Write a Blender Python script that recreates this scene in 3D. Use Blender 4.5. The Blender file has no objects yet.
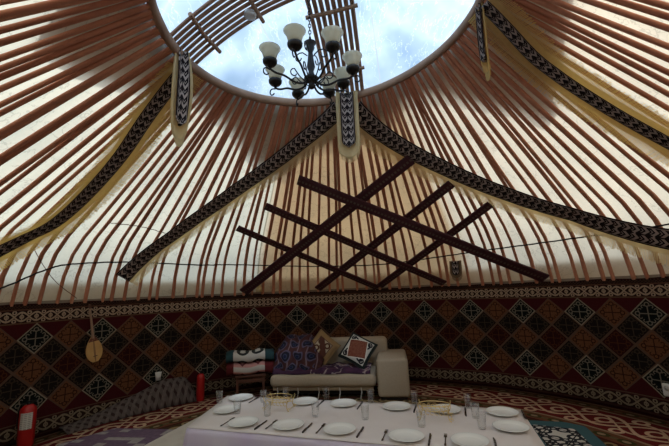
import bpy, math, random
import numpy as np
from mathutils import Vector, Matrix
random.seed(7)
PI=math.pi
C=bpy.context.scene.collection
# ---------------------------------------------------------------- helpers
class MB:
    def __init__(s): s.v=[];s.f=[];s.uv=[];s.sm=[]
    def add(s,vs,fs,uvs=None,smooth=True):
        o=len(s.v); s.v+= [tuple(map(float,q)) for q in vs]
        for i,f in enumerate(fs):
            s.f.append([o+k for k in f]); s.sm.append(smooth)
            s.uv.append([uvs[k] for k in f] if uvs is not None else [(0,0)]*len(f))
    def grid(s,P,UV=None,closed=False,flip=False,smooth=True):
        n,m=len(P),len(P[0]); vs=[q for r in P for q in r]
        uv=[q for r in UV for q in r] if UV is not None else None
        fs=[]
        for i in range(n-1):
            for j in range(m-1 if not closed else m):
                a,b,c,d=i*m+j,i*m+(j+1)%m,(i+1)*m+(j+1)%m,(i+1)*m+j
                fs.append((d,c,b,a) if flip else (a,b,c,d))
        s.add(vs,fs,uv,smooth)
    def box(s,c,size,rz=0,M=None):
        x,y,z=[k/2 for k in size]
        vs=[(a*x,b*y,g*z) for a in(-1,1) for b in(-1,1) for g in(-1,1)]
        R=Matrix.Rotation(rz,4,'Z')
        vs=[Vector(c)+(R@Vector(q)) for q in vs]
        if M: vs=[M@q for q in vs]
        s.add(vs,[(0,1,3,2),(4,6,7,5),(0,4,5,1),(2,3,7,6),(0,2,6,4),(1,5,7,3)],None,False)
    def tube(s,pts,r,n=8,caps=True,ell=None):
        pts=[Vector(q) for q in pts]; rs=r if hasattr(r,'__len__') else [r]*len(pts)
        rings=[];up=None
        for i,q in enumerate(pts):
            t=(pts[min(i+1,len(pts)-1)]-pts[max(i-1,0)]).normalized()
            if up is None:
                up=Vector((0,0,1)) if abs(t.z)<.9 else Vector((1,0,0))
            a=t.cross(up).normalized(); b=a.cross(t).normalized(); up=b
            rings.append([q+a*math.cos(2*PI*k/n)*rs[i]+b*math.sin(2*PI*k/n)*rs[i] for k in range(n)])
        s.grid(rings,closed=True)
        if caps:
            o=len(s.v)
            s.add(rings[0],[tuple(range(n))]); s.add(rings[-1],[tuple(range(n-1,-1,-1))])
    def lathe(s,prof,n=24,c=(0,0,0),M=None):
        rings=[]
        for r,z in prof:
            rings.append([Vector((c[0]+r*math.cos(2*PI*k/n),c[1]+r*math.sin(2*PI*k/n),c[2]+z)) for k in range(n)])
        if M: rings=[[M@q for q in rr] for rr in rings]
        s.grid(rings,closed=True)
    def strip(s,L,Rr,UV=None):
        s.grid([L,Rr],UV)
    def build(s,name,mat,parent=None,loc=None):
        me=bpy.data.meshes.new(name); me.from_pydata(s.v,[],s.f)
        ul=me.uv_layers.new(name='UVMap')
        k=0; dat=[0.0]*(2*len(ul.data))
        for f in s.uv:
            for q in f: dat[2*k]=q[0];dat[2*k+1]=q[1];k+=1
        ul.data.foreach_set('uv',dat)
        me.polygons.foreach_set('use_smooth',s.sm)
        me.materials.append(mat); me.validate(); me.update()
        o=bpy.data.objects.new(name,me); C.objects.link(o)
        if loc: o.location=loc
        if parent: o.parent=parent
        return o
def tag(o,label=None,cat=None,group=None,kind=None):
    if label:o['label']=label
    if cat:o['category']=cat
    if group:o['group']=group
    if kind:o['kind']=kind
    return o
def thing(name,label,cat,loc=(0,0,0),rz=0,group=None):
    o=bpy.data.objects.new(name,None); C.objects.link(o); o.location=loc; o.rotation_euler=(0,0,rz)
    o.empty_display_size=.1
    return tag(o,label,cat,group)
def dup(root,loc,rz,label=None):
    r=root.copy(); C.objects.link(r); r.location=loc; r.rotation_euler=(0,0,rz)
    if label:r['label']=label
    for ch in list(root.children):
        c=ch.copy(); C.objects.link(c); c.parent=r
        for g in list(ch.children):
            d=g.copy(); C.objects.link(d); d.parent=c
    return r
def mod_bevel(o,w=.02,seg=3):
    m=o.modifiers.new('Bevel','BEVEL'); m.width=w; m.segments=seg; m.limit_method='ANGLE'
    for p in o.data.polygons:p.use_smooth=True
def mod_solid(o,t,off=0):
    m=o.modifiers.new('Solidify','SOLIDIFY'); m.thickness=t; m.offset=off
# ---------------------------------------------------------------- node expressions
class X:
    nt=None
    def __init__(s,v): s.v=v
    @staticmethod
    def m(op,*a):
        n=X.nt.nodes.new('ShaderNodeMath'); n.operation=op
        for i,q in enumerate(a):
            q=q.v if isinstance(q,X) else q
            if isinstance(q,(int,float)): n.inputs[i].default_value=q
            else: X.nt.links.new(q,n.inputs[i])
        return X(n.outputs[0])
    def __add__(s,o):return X.m('ADD',s,o)
    __radd__=__add__
    def __sub__(s,o):return X.m('SUBTRACT',s,o)
    def __rsub__(s,o):return X.m('SUBTRACT',o,s)
    def __mul__(s,o):return X.m('MULTIPLY',s,o)
    __rmul__=__mul__
    def __truediv__(s,o):return X.m('DIVIDE',s,o)
    def __rtruediv__(s,o):return X.m('DIVIDE',o,s)
    def __lt__(s,o):return X.m('LESS_THAN',s,o)
    def __gt__(s,o):return X.m('GREATER_THAN',s,o)
    def __abs__(s):return X.m('ABSOLUTE',s)
def mx(a,b):return X.m('MAXIMUM',a,b)
def mn(a,b):return X.m('MINIMUM',a,b)
def rnd(a):return X.m('FLOOR',a+.5)
def fr(a):return X.m('FRACT',a)
def sn(a):return X.m('SINE',a)
def cs(a):return X.m('COSINE',a)
def sq(a):return X.m('SQRT',a)
def modp(a,b):return X.m('FLOORED_MODULO',a,b)
def hyp(a,b):return sq(a*a+b*b)
def band(a,c,w):return abs(a-c)<w
def col(c):
    n=X.nt.nodes.new('ShaderNodeRGB'); n.outputs[0].default_value=(*c,1); return n.outputs[0]
def mix(f,a,b):
    n=X.nt.nodes.new('ShaderNodeMix'); n.data_type='RGBA'
    f=f.v if isinstance(f,X) else f
    if isinstance(f,(int,float)): n.inputs[0].default_value=f
    else: X.nt.links.new(f,n.inputs[0])
    for q,i in((a,6),(b,7)):
        if isinstance(q,tuple): n.inputs[i].default_value=(*q,1)
        else: X.nt.links.new(q,n.inputs[i])
    return n.outputs[2]
def mulc(a,b):
    n=X.nt.nodes.new('ShaderNodeMix'); n.data_type='RGBA'; n.blend_type='MULTIPLY'; n.inputs[0].default_value=1
    for q,i in((a,6),(b,7)):
        if isinstance(q,tuple): n.inputs[i].default_value=(*q,1)
        else: X.nt.links.new(q,n.inputs[i])
    return n.outputs[2]
def uvn():
    n=X.nt.nodes.new('ShaderNodeUVMap'); n.uv_map='UVMap'
    s=X.nt.nodes.new('ShaderNodeSeparateXYZ'); X.nt.links.new(n.outputs[0],s.inputs[0])
    return X(s.outputs[0]),X(s.outputs[1])
def objn():
    n=X.nt.nodes.new('ShaderNodeTexCoord')
    s=X.nt.nodes.new('ShaderNodeSeparateXYZ'); X.nt.links.new(n.outputs['Object'],s.inputs[0])
    return X(s.outputs[0]),X(s.outputs[1]),X(s.outputs[2])
def noise(scale,detail=3,uv=False,rough=.5,stretch=None):
    n=X.nt.nodes.new('ShaderNodeTexNoise'); n.inputs['Scale'].default_value=scale; n.inputs['Detail'].default_value=detail
    n.inputs['Roughness'].default_value=rough
    t=X.nt.nodes.new('ShaderNodeUVMap' if uv else 'ShaderNodeTexCoord')
    out=t.outputs[0] if uv else t.outputs['Object']
    if stretch:
        m=X.nt.nodes.new('ShaderNodeMapping'); m.inputs['Scale'].default_value=stretch
        X.nt.links.new(out,m.inputs[0]); out=m.outputs[0]
    X.nt.links.new(out,n.inputs[0])
    return X(n.outputs[0])
def mat(name,fn=None,base=(.5,.5,.5),rough=.8,metal=0,spec=.3,bump=None,trans=0,alpha=None,emis=None,sheen=0):
    m=bpy.data.materials.new(name); m.use_nodes=True; nt=m.node_tree; X.nt=nt
    b=nt.nodes['Principled BSDF']
    b.inputs['Roughness'].default_value=rough; b.inputs['Metallic'].default_value=metal
    b.inputs['Specular IOR Level'].default_value=spec
    b.inputs['Base Color'].default_value=(*base,1)
    b.inputs['Transmission Weight'].default_value=trans
    if sheen:b.inputs['Sheen Weight'].default_value=sheen
    if fn:
        nt.links.new(fn(),b.inputs['Base Color'])
    if bump:
        h=bump[0](); n=nt.nodes.new('ShaderNodeBump'); n.inputs['Strength'].default_value=bump[1]; n.inputs['Distance'].default_value=bump[2]
        nt.links.new(h.v,n.inputs['Height']); nt.links.new(n.outputs[0],b.inputs['Normal'])
    return m
# ---------------------------------------------------------------- yurt geometry
YC=np.array([-.092,2.734]); R=3.844; ZW=1.47
RC=np.array([0.,2.66,3.674]); RR=1.30
def ringz(x,y): return RC[2]-.017*(y-RC[1])+.097*(x-RC[0])
def ringpt(phi,rr=RR):
    x=RC[0]+rr*np.sin(phi);y=RC[1]+rr*np.cos(phi)
    return np.stack([x,y,ringz(x,y)],-1)
def surf(phi,t,off=0.0,rr=RR):
    """point of the roof: t 0 at the crown ring, 1 at the wall; off > 0 goes inside the room"""
    phi=np.atleast_1d(np.asarray(phi,float)); t=np.atleast_1d(np.asarray(t,float)); phi,t=np.broadcast_arrays(phi,t)
    A=ringpt(phi,rr); sc=np.stack([np.sin(phi),np.cos(phi)],-1)
    Cc=np.concatenate([YC+sc*R,(0*phi+ZW-.01)[...,None]],-1)
    K=np.concatenate([YC+sc*(R-.10),(0*phi+2.02)[...,None]],-1)
    tb=.78; B=A+(K-A)*.84
    w=np.clip((t-tb)/(1-tb),0,1)[...,None]
    P=np.where((t<=tb)[...,None],A+(B-A)*np.clip(t/tb,-1,1)[...,None],(1-w)**2*B+2*w*(1-w)*K+w*w*Cc)
    if off:
        d=(K-A); d/=np.linalg.norm(d,axis=-1,keepdims=True)
        n1=np.stack([-sc[...,0],-sc[...,1],0*phi],-1)
        nn=n1-(n1*d).sum(-1,keepdims=True)*d; nn/=np.linalg.norm(nn,axis=-1,keepdims=True)
        nv=nn*(1-w)+n1*w; nv/=np.linalg.norm(nv,axis=-1,keepdims=True)
        P=P+nv*off
    return P
def S(phi,t,off=0.0): return Vector(surf(phi,t,off)[0])
# ---------------------------------------------------------------- materials
CREAM=(.36,.27,.19); 
def felt_wall():
    u,v=uvn(); s=.735
    Xx=u/(s/4); Y=(v-.742)/.176
    P=(Xx+Y)*.5; Q=(Xx-Y)*.5; p=rnd(P); q=rnd(Q)
    A=abs(P-p)*2; B=abs(Q-q)*2; x0=p+q; y0=abs(p-q)
    mxab=mx(A,B); mnab=mn(A,B)
    outl=mxab>.90
    ring1=abs(hyp(A-.58,B-.58)-.17)<.042*1.0
    ring2=(abs(hyp(mxab-.66,mnab-.22)-.13)<.036)*(mxab>.60)
    stem=(abs(A-B)<.06)*(mxab<.44)
    cross=(mnab<.045)*(mxab<.55)
    mot=mn(ring1+ring2+stem,1)*(mxab<.84)
    isb=band(y0,1,.5); xm=modp(x0+.5,4)
    is0=xm<1; y2=band(y0,2,.5); y00=y0<.5
    white=y2*is0; orange=mn(y2*(1-is0)+y00*is0,1); dred=y00*(1-is0)
    nz=noise(60,2,uv=True)
    red=(.055,.008,.010)
    base=mix(isb,red,(.012,.008,.007)); 
    base=mix(white,base,(.005,.007,.007)); base=mix(orange,base,(.145,.058,.027)); base=mix(dred,base,(.030,.006,.006))
    mc=mix(isb,red,(.055,.038,.026)); mc=mix(white,mc,(.19,.165,.13)); mc=mix(orange,mc,(.025,.010,.006)); mc=mix(dred,mc,(.08,.026,.010))
    c=mix(mot,base,mc)
    oc=mix(white,(.11,.062,.042),(.27,.225,.165))
    c=mix(outl,c,oc)
    infield=(y0<2.5)*(abs(Y)<3.0)
    c=mix(infield,red,c)
    # upper scroll border
    def scroll(c,lo,hi,per,colr,bg):
        mid=(lo+hi)/2; h=(hi-lo)/2
        vv=(v-mid)/h; inb=abs(vv)<1.0
        ph=u*(2*PI/per)
        w1=sn(ph)*.72
        g=abs(vv-w1)<.16; g2=abs(vv+w1)<.16
        uu=(fr(u/(per/2))-.5)*(per/2)/h    # -..; centre of each lens
        r1=abs(hyp(abs(uu)-.0,vv)-.26)<.10
        uc=(fr(u/(per/2)+.5)-.5)*(per/2)/h
        r2=abs(hyp(uc,abs(vv)-.72)-.25)<.10
        r3=(abs(uu)<.08)*(abs(vv)<.55)
        mm=mn(g+g2+r1+r2+r3,1)
        c=mix(inb,c,mix(mm,bg,colr))
        return c
    c=scroll(c,1.285,1.415,.29,(.38,.28,.20),(.02,.008,.007))
    c=mix(band(v,1.275,.007),c,(.12,.07,.04)); c=mix(band(v,1.425,.006),c,(.10,.05,.03))
    # thin dark top border
    tp=v>1.432; z=abs(fr(u/.035)-.5)+abs(fr(v/.035)-.5)
    c=mix(tp,c,mix(band(z,.45,.1),(.015,.006,.005),(.06,.032,.02)))
    c=mix(v>1.478,c,(.03,.006,.007))
    c=scroll(c,.045,.185,.36,(.21,.16,.11),(.024,.012,.010))
    c=mix(band(v,.2,.006),c,(.10,.06,.04))
    c=mix(band(v,.03,.008),c,(.07,.03,.02)); c=mix(v<.02,c,(.05,.006,.008))
    return mulc(c,mix(nz,(.65,.65,.65),(1.25,1.25,1.25)))
M_wall=mat('felt_hanging',felt_wall,rough=.95,spec=.08,bump=(lambda:noise(90,2,uv=True),.5,.004))
def floor_pat():
    x,y,z=objn()
    r=hyp(x-float(YC[0]),y-float(YC[1])); w=R-r
    ph=X.m('ARCTAN2',x-float(YC[0]),y-float(YC[1])); u=ph*3.3
    c=col((.06,.022,.014))
    # guilloche field
    def gui(c,lo,hi,per,colr,bg,th=.09):
        mid=(lo+hi)/2; h=(hi-lo)/2; vv=(w-mid)/h; inb=abs(vv)<1
        a=sn(u*(2*PI/per))*.62; b=sn(u*(2*PI/per)+.9)*.62
        g=mn((abs(vv-a)<th)+(abs(vv+a)<th)+(abs(vv-b)<th*.6)+(abs(vv+b)<th*.6),1)
        uu=(fr(u/(per/2))-.5)*(per/2)/h
        r1=abs(hyp(uu,vv)-.25)<.07; uc=(fr(u/(per/2)+.5)-.5)*(per/2)/h
        r2=abs(hyp(uc,abs(vv)-.75)-.2)<.07
        g=mn(g+r1+r2,1)
        return mix(inb,c,mix(g,bg,colr))
    def blobs(c,lo,hi,per,colr,bg):
        mid=(lo+hi)/2; h=(hi-lo)/2; vv=(w-mid)/h; inb=abs(vv)<1
        uu=(fr(u/per)-.5)*per/h; k=hyp(uu*.6,vv); m1=(k<.62); m2=(k<.3)
        uq=(fr(u/per+.5)-.5)*per/h; k2=hyp(uq*.7,vv); 
        cc=mix(m1,bg,colr); cc=mix(m2,cc,(.28,.20,.13)); cc=mix(k2<.35,cc,(.12,.09,.045))
        return mix(inb,c,cc)
    c=mix(w<.06,c,(.06,.006,.008))
    c=mix(band(w,.075,.015),c,(.2,.14,.09))
    c=blobs(c,.09,.24,.22,(.05,.045,.016),(.12,.04,.025))
    c=mix(band(w,.255,.015),c,(.30,.21,.14))
    c=gui(c,.27,.83,.95,(.58,.41,.30),(.14,.014,.016))
    c=mix(band(w,.85,.018),c,(.30,.21,.14))
    c=blobs(c,.87,1.05,.26,(.045,.045,.015),(.14,.055,.03))
    c=mix(band(w,1.07,.015),c,(.06,.01,.01))
    c=gui(c,1.09,1.6,.8,(.26,.19,.10),(.05,.03,.014),.12)
    c=mix(band(w,1.62,.02),c,(.28,.2,.13))
    c=gui(c,1.64,2.2,.9,(.36,.25,.17),(.10,.012,.014))
    nz=noise(45,2); return mulc(c,mix(nz,(.9,.9,.85),(1.7,1.65,1.6)))
M_floor=mat('floor_carpet',floor_pat,rough=.95,spec=.08,bump=(lambda:noise(120,2),.5,.004))
M_ground=mat('floor_boards',base=(.08,.05,.035),rough=.9)
def pole_c():
    u,v=uvn(); n=noise(3,3,stretch=(1,1,1)); n2=noise(22,3)
    oi=X.nt.nodes.new('ShaderNodeObjectInfo'); rr=X(oi.outputs['Random'])
    a=mix(rr,(.50,.195,.115),(.66,.30,.185)); a=mulc(a,mix(n,(.75,.72,.7),(1.2,1.2,1.2))); return mulc(a,mix(n2,(.8,.8,.8),(1.15,1.15,1.15)))
M_pole=mat('pole_wood',pole_c,rough=.6,spec=.35)
def ring_c():
    return mix(noise(9,4),(.24,.14,.09),(.46,.31,.22))
M_ring=mat('crown_wood',ring_c,rough=.7)
M_slatw=mat('crown_slats',lambda:mix(noise(14,4),(.22,.12,.08),(.42,.26,.185)),rough=.7)
M_lat=mat('painted_slat',lambda:(lambda uv:mix(mn((abs(uv[1])<.018)*(abs(fr(uv[0]/.05)-.5)<.28),1),mix(noise(20,2),(.045,.012,.018),(.085,.026,.036)),(.12,.085,.07)))(uvn()),rough=.6)
def cloth_mat(name,tr,ref,tint2=None,amt=1.0):
    m=bpy.data.materials.new(name); m.use_nodes=True; nt=m.node_tree; X.nt=nt
    for n in list(nt.nodes): nt.nodes.remove(n)
    out=nt.nodes.new('ShaderNodeOutputMaterial'); d=nt.nodes.new('ShaderNodeBsdfDiffuse'); t=nt.nodes.new('ShaderNodeBsdfTranslucent'); ad=nt.nodes.new('ShaderNodeAddShader')
    n1=noise(1.1,4); n2=noise(35,3)
    k=mix(n1,(.74,.76,.78),(1.12,1.1,1.06)); k=mulc(k,mix(n2,(.92,.92,.92),(1.06,1.06,1.06))); k=mulc(k,mix(band(noise(2.3,5,rough=.6),.5,.006),(1,1,1),(.80,.80,.80)))  # last factor paints thin dark lines as the shade of creases
    nt.links.new(mulc(k,tr),t.inputs[0]); nt.links.new(mulc(k,ref),d.inputs[0])
    nt.links.new(d.outputs[0],ad.inputs[0]); nt.links.new(t.outputs[0],ad.inputs[1]); nt.links.new(ad.outputs[0],out.inputs[0])
    return m
M_canvas=cloth_mat('canvas_white',(.29,.28,.235),(.34,.31,.26))
M_canvas_tan=cloth_mat('canvas_tan',(.27,.20,.135),(.35,.27,.19))
M_canvas_cool=cloth_mat('canvas_cool',(.285,.30,.265),(.31,.315,.28))
def gauze(name,tcol,dcol,f):
    m=bpy.data.materials.new(name); m.use_nodes=True; nt=m.node_tree; X.nt=nt
    for n in list(nt.nodes): nt.nodes.remove(n)
    out=nt.nodes.new('ShaderNodeOutputMaterial'); d=nt.nodes.new('ShaderNodeBsdfDiffuse'); t=nt.nodes.new('ShaderNodeBsdfTransparent'); mi=nt.nodes.new('ShaderNodeMixShader')
    t.inputs[0].default_value=(*tcol,1); d.inputs[0].default_value=(*dcol,1); mi.inputs[0].default_value=f
    nt.links.new(t.outputs[0],mi.inputs[1]); nt.links.new(d.outputs[0],mi.inputs[2]); nt.links.new(mi.outputs[0],out.inputs[0]); return m
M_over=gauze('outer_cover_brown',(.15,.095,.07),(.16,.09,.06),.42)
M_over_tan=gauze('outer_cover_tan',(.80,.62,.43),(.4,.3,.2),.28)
def plastic():
    m=bpy.data.materials.new('clear_sheet'); m.use_nodes=True; nt=m.node_tree; X.nt=nt
    for n in list(nt.nodes): nt.nodes.remove(n)
    out=nt.nodes.new('ShaderNodeOutputMaterial'); d=nt.nodes.new('ShaderNodeBsdfTranslucent'); t=nt.nodes.new('ShaderNodeBsdfTransparent'); mi=nt.nodes.new('ShaderNodeMixShader')
    x,y,z=objn()
    n=noise(1.6,3,rough=.5); w=X.m('POWER',mn(abs(n-.5)*4,1),.8)
    n3=noise(5,4,rough=.7,stretch=(1,.25,1)); fold_light=X.m('MULTIPLY',abs(n3-.5)<.007,.30)
    c=mix(w,(.345,.455,.59),(.18,.27,.39)); c=mix(fold_light,c,(.60,.70,.78))  # wrinkle shading and pale fold highlights painted into the sheet colour
    seam=mn((abs(x-.22*y+.25)<.006)+(abs(x+.35*y-1.15)<.006)+(abs(x-.22*y+1.3)<.006),1)
    c=mix(seam,c,(.30,.36,.42))
    nt.links.new(c,d.inputs[0]); nt.links.new(c,t.inputs[0]); mi.inputs[0].default_value=.80
    nt.links.new(t.outputs[0],mi.inputs[1]); nt.links.new(d.outputs[0],mi.inputs[2]); nt.links.new(mi.outputs[0],out.inputs[0]); return m
M_over_low=gauze('lower_felt_tan',(.46,.33,.23),(.34,.24,.16),.6)
M_plastic=plastic()
def woven():
    # u along (m), v across -.5..+.5: plaited arrows light on black
    u,v=uvn(); per=.085
    a=abs(v); b=abs(a-.22)                   # two columns of small arrows
    f=fr(u/per+b*2.6); m=band(f,.3,.19)*(b<.185)
    g=fr(u/per+.5+b*2.6); m2=band(g,.3,.05)*(b<.10)
    k=band(fr(u/(per*2)+a*1.5),.5,.05)*(a<.1)
    e=band(a,.43,.012)
    m=mn(m+m2+k+e,1)
    c=mix(m,(.014,.010,.012),(.40,.33,.30)); c=mix(a>.465,c,(.025,.014,.014))
    return c
M_woven=mat('woven_band',woven,rough=.9,spec=.1)
def fringe_c():
    return mix(noise(30,2),(.55,.39,.14),(.80,.60,.28))
def fringe_m(name,fn,tr):
    m=mat(name,fn,rough=.9,spec=.1); nt=m.node_tree; X.nt=nt
    b=nt.nodes['Principled BSDF']; out=[n for n in nt.nodes if n.type=='OUTPUT_MATERIAL'][0]
    t=nt.nodes.new('ShaderNodeBsdfTranslucent'); t.inputs[0].default_value=(*tr,1)
    mi=nt.nodes.new('ShaderNodeMixShader'); mi.inputs[0].default_value=.42
    nt.links.new(b.outputs[0],mi.inputs[1]); nt.links.new(t.outputs[0],mi.inputs[2]); nt.links.new(mi.outputs[0],out.inputs[0]); return m
M_fringe=fringe_m('gold_fringe',fringe_c,(.95,.68,.22))
M_fringe_pale=fringe_m('pale_fringe',lambda:mix(noise(30,2),(.66,.53,.29),(.88,.76,.47)),(.88,.70,.36))
M_black=mat('black_iron',base=(.012,.011,.012),rough=.45,metal=.3,spec=.5)
def shade_m():
    m=mat('frosted_glass',lambda:mix(noise(18,3),(.72,.68,.56),(.86,.83,.72)),rough=.35,spec=.5); nt=m.node_tree; X.nt=nt
    b=nt.nodes['Principled BSDF']; out=[n for n in nt.nodes if n.type=='OUTPUT_MATERIAL'][0]
    t=nt.nodes.new('ShaderNodeBsdfTranslucent'); t.inputs[0].default_value=(.85,.82,.70,1)
    mi=nt.nodes.new('ShaderNodeMixShader'); mi.inputs[0].default_value=.5
    nt.links.new(b.outputs[0],mi.inputs[1]); nt.links.new(t.outputs[0],mi.inputs[2]); nt.links.new(mi.outputs[0],out.inputs[0]); return m
M_shade=shade_m()
M_sofa=mat('sofa_fabric',lambda:mix(noise(60,3),(.36,.29,.21),(.47,.385,.29)),rough=.9,spec=.12,bump=(lambda:noise(150,2),.3,.003))
M_sofadark=mat('sofa_under',base=(.02,.017,.015),rough=.9)
M_pale=mat('pale_metal',base=(.55,.53,.50),rough=.4,metal=.2)
M_white=mat('white_porcelain',base=(.92,.92,.90),rough=.15,spec=.5)
M_glass=None
def glass():
    m=bpy.data.materials.new('clear_glass'); m.use_nodes=True; nt=m.node_tree
    for n in list(nt.nodes): nt.nodes.remove(n)
    out=nt.nodes.new('ShaderNodeOutputMaterial'); t=nt.nodes.new('ShaderNodeBsdfTransparent'); g=nt.nodes.new('ShaderNodeBsdfGlossy'); f=nt.nodes.new('ShaderNodeLayerWeight'); f.inputs[0].default_value=.12
    t.inputs[0].default_value=(.975,.98,.98,1); g.inputs['Roughness'].default_value=.05
    mi=nt.nodes.new('ShaderNodeMixShader'); nt.links.new(f.outputs[1],mi.inputs[0]); nt.links.new(t.outputs[0],mi.inputs[1]); nt.links.new(g.outputs[0],mi.inputs[2]); nt.links.new(mi.outputs[0],out.inputs[0]); return m
M_glass=glass()
M_gold=mat('gold_wire',base=(.85,.66,.30),rough=.3,metal=.85)
M_steel=mat('cutlery_steel',base=(.16,.14,.13),rough=.25,metal=.8)
M_knife=mat('knife_handle_dark',base=(.05,.035,.03),rough=.4)
def table_c():
    return mix(noise(6,3),(.74,.67,.66),(.82,.76,.74))
M_table=mat('grey_tablecloth',table_c,rough=.75,spec=.2,bump=(lambda:noise(7,3),.35,.02))
M_lilac=mat('lilac_cloth',lambda:mix(noise(3,3),(.60,.46,.78),(.92,.90,1.0)),rough=.5,spec=.35)
M_red=mat('extinguisher_red',base=(.42,.012,.012),rough=.35,spec=.5)
M_label=mat('paper_label',lambda:(lambda uv:mix((fr(uv[1]*9)<.4)*(abs(fr(uv[0]*3.3)-.5)<.36),(.62,.60,.55),(.30,.28,.26)))(uvn()),rough=.6)
M_wood=mat('lute_wood',lambda:mix(noise(8,4,stretch=(6,6,1)),(.42,.21,.07),(.70,.42,.17)),rough=.4,spec=.4)
M_darkwood=mat('dark_wood',lambda:mix(noise(10,3),(.07,.025,.015),(.13,.05,.03)),rough=.5)
M_white_pl=mat('white_plastic',base=(.70,.71,.72),rough=.4)
M_cable=mat('black_cable',base=(.012,.012,.014),rough=.5)
M_rope=mat('brown_cord',base=(.16,.08,.05),rough=.9)
M_wallout=mat('outer_felt',base=(.25,.2,.15),rough=.95)
# ---------------------------------------------------------------- setting
CX,CY=float(YC[0]),float(YC[1])
mb=MB(); N=96
ringp=[(CX+(R+.12)*math.sin(2*PI*k/N),CY+(R+.12)*math.cos(2*PI*k/N)) for k in range(N)]
mb.add([(x,y,-.02) for x,y in ringp]+[(x,y,-.12) for x,y in ringp],[tuple(range(N-1,-1,-1)),tuple(range(N,2*N))]+[(k,(k+1)%N,N+(k+1)%N,N+k) for k in range(N)],None,False)
tag(mb.build('floor',M_ground),kind='structure')
mb=MB(); rad=[.02,1.2,2.4,R-.012]
mb.grid([[(CX+r*math.sin(2*PI*k/N),CY+r*math.cos(2*PI*k/N),0) for k in range(N)] for r in rad],closed=True,flip=False)
cp=mb.build('patterned_carpet',M_floor); mod_solid(cp,.018,0); cp.modifiers[-1].offset=-1
# make sure the pile side is up
if cp.data.polygons[0].normal.z<0: cp.data.flip_normals()
tag(cp,'dark red round carpet with cream interlaced scrolls covering the whole floor','carpet')
# wall: outer felt shell and inner hanging
mb=MB(); n=180
P=[[(CX+r*math.sin(2*PI*k/n),CY+r*math.cos(2*PI*k/n),z) for k in range(n)] for r,z in((R+.11,-.02),(R+.11,ZW+.05),(R+.03,ZW+.05),(R+.03,-.02))]
mb.grid(P,closed=True); tag(mb.build('wall_back',M_wallout),kind='structure')
mb=MB(); n=720; rows=14
P=[];UV=[]
for i in range(rows+1):
    zz=1.49*i/rows; pr=[];ur=[]
    for k in range(n+1):
        a=-PI+2*PI*k/n
        wob=.007*math.sin(a*23+1.3*math.sin(a*7))*(1-.3*zz)
        r=R-.012+wob-.02*(1-min(1,zz/.25))*(1+.4*math.sin(a*17))
        z=zz+(.006*math.sin(a*31) if i==rows else 0)+(.004 if i==0 else 0)
        pr.append((CX+r*math.sin(a),CY+r*math.cos(a),z)); ur.append(((a-.028)*R,zz))
    P.append(pr);UV.append(ur)
mb.grid(P,UV); o=mb.build('felt_wall_hanging',M_wall); mod_solid(o,.008,0)
tag(o,'long dark red felt hanging with rows of ornamented diamonds covering the yurt wall','wall hanging')
# roof canvas
def roof_piece(name,m,off,edge_lo,edge_hi,a0=-PI,a1=PI,n=360,rows=26,rr=RR,wave=0):
    mb=MB();P=[];UV=[]
    for i in range(rows+1):
        pr=[];ur=[]
        for k in range(n+1):
            a=a0+(a1-a0)*k/n; lo=edge_lo(a);hi=edge_hi(a); t=lo+(hi-lo)*i/rows
            q=surf(a,t,off+wave*math.sin(a*65)*math.sin(PI*min(1,t)),rr)[0]
            pr.append(tuple(q)); ur.append((a*2.5,t*3))
        P.append(pr);UV.append(ur)
    mb.grid(P,UV); o=mb.build(name,m); tag(o,kind='structure'); return o
roof_piece('ceiling',M_canvas,-.055,lambda a:.012,lambda a:1.0,a0=-.34,a1=PI,wave=.006)
roof_piece('ceiling',M_canvas_cool,-.055,lambda a:.012,lambda a:1.0,a0=-PI,a1=-.335,n=320,wave=.006)
def pl(pts):
    def f(a):
        if a<=pts[0][0]: return pts[0][1]
        for (x0,y0),(x1,y1) in zip(pts,pts[1:]):
            if a<=x1: return y0+(y1-y0)*(a-x0)/(x1-x0)
        return pts[-1][1]
    return f
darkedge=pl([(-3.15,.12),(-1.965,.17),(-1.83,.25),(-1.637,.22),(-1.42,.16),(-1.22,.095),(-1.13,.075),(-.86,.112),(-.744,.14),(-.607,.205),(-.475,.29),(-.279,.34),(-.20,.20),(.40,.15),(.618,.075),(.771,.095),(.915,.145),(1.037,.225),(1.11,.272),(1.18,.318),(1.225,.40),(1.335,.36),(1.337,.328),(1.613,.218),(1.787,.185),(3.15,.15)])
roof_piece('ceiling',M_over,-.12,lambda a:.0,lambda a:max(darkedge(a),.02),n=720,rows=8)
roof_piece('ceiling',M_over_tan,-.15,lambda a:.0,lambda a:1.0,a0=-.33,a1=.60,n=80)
roof_piece('ceiling',M_over_low,-.10,lambda a:.945,lambda a:1.0,a0=-2.9,a1=2.9,n=360,rows=4)
# clear sheet over the crown opening
mb=MB();P=[]
def domez(x,y,h=.47): 
    d=math.hypot(x-RC[0],y-RC[1])/1.42
    return float(ringz(x,y))+h*(1-min(1,d)**2)
for i in range(31):
    r=.02+1.46*i/30
    P.append([(RC[0]+r*math.sin(2*PI*k/96),RC[1]+r*math.cos(2*PI*k/96),domez(RC[0]+r*math.sin(2*PI*k/96),RC[1]+r*math.cos(2*PI*k/96),.53)+.05+.012*math.sin(7*k*2*PI/96+r*6)+.008*math.sin(19*k*2*PI/96-r*9)) for k in range(96)])
mb.grid(P,closed=True); tag(mb.build('window_1',M_plastic),kind='structure')
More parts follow.
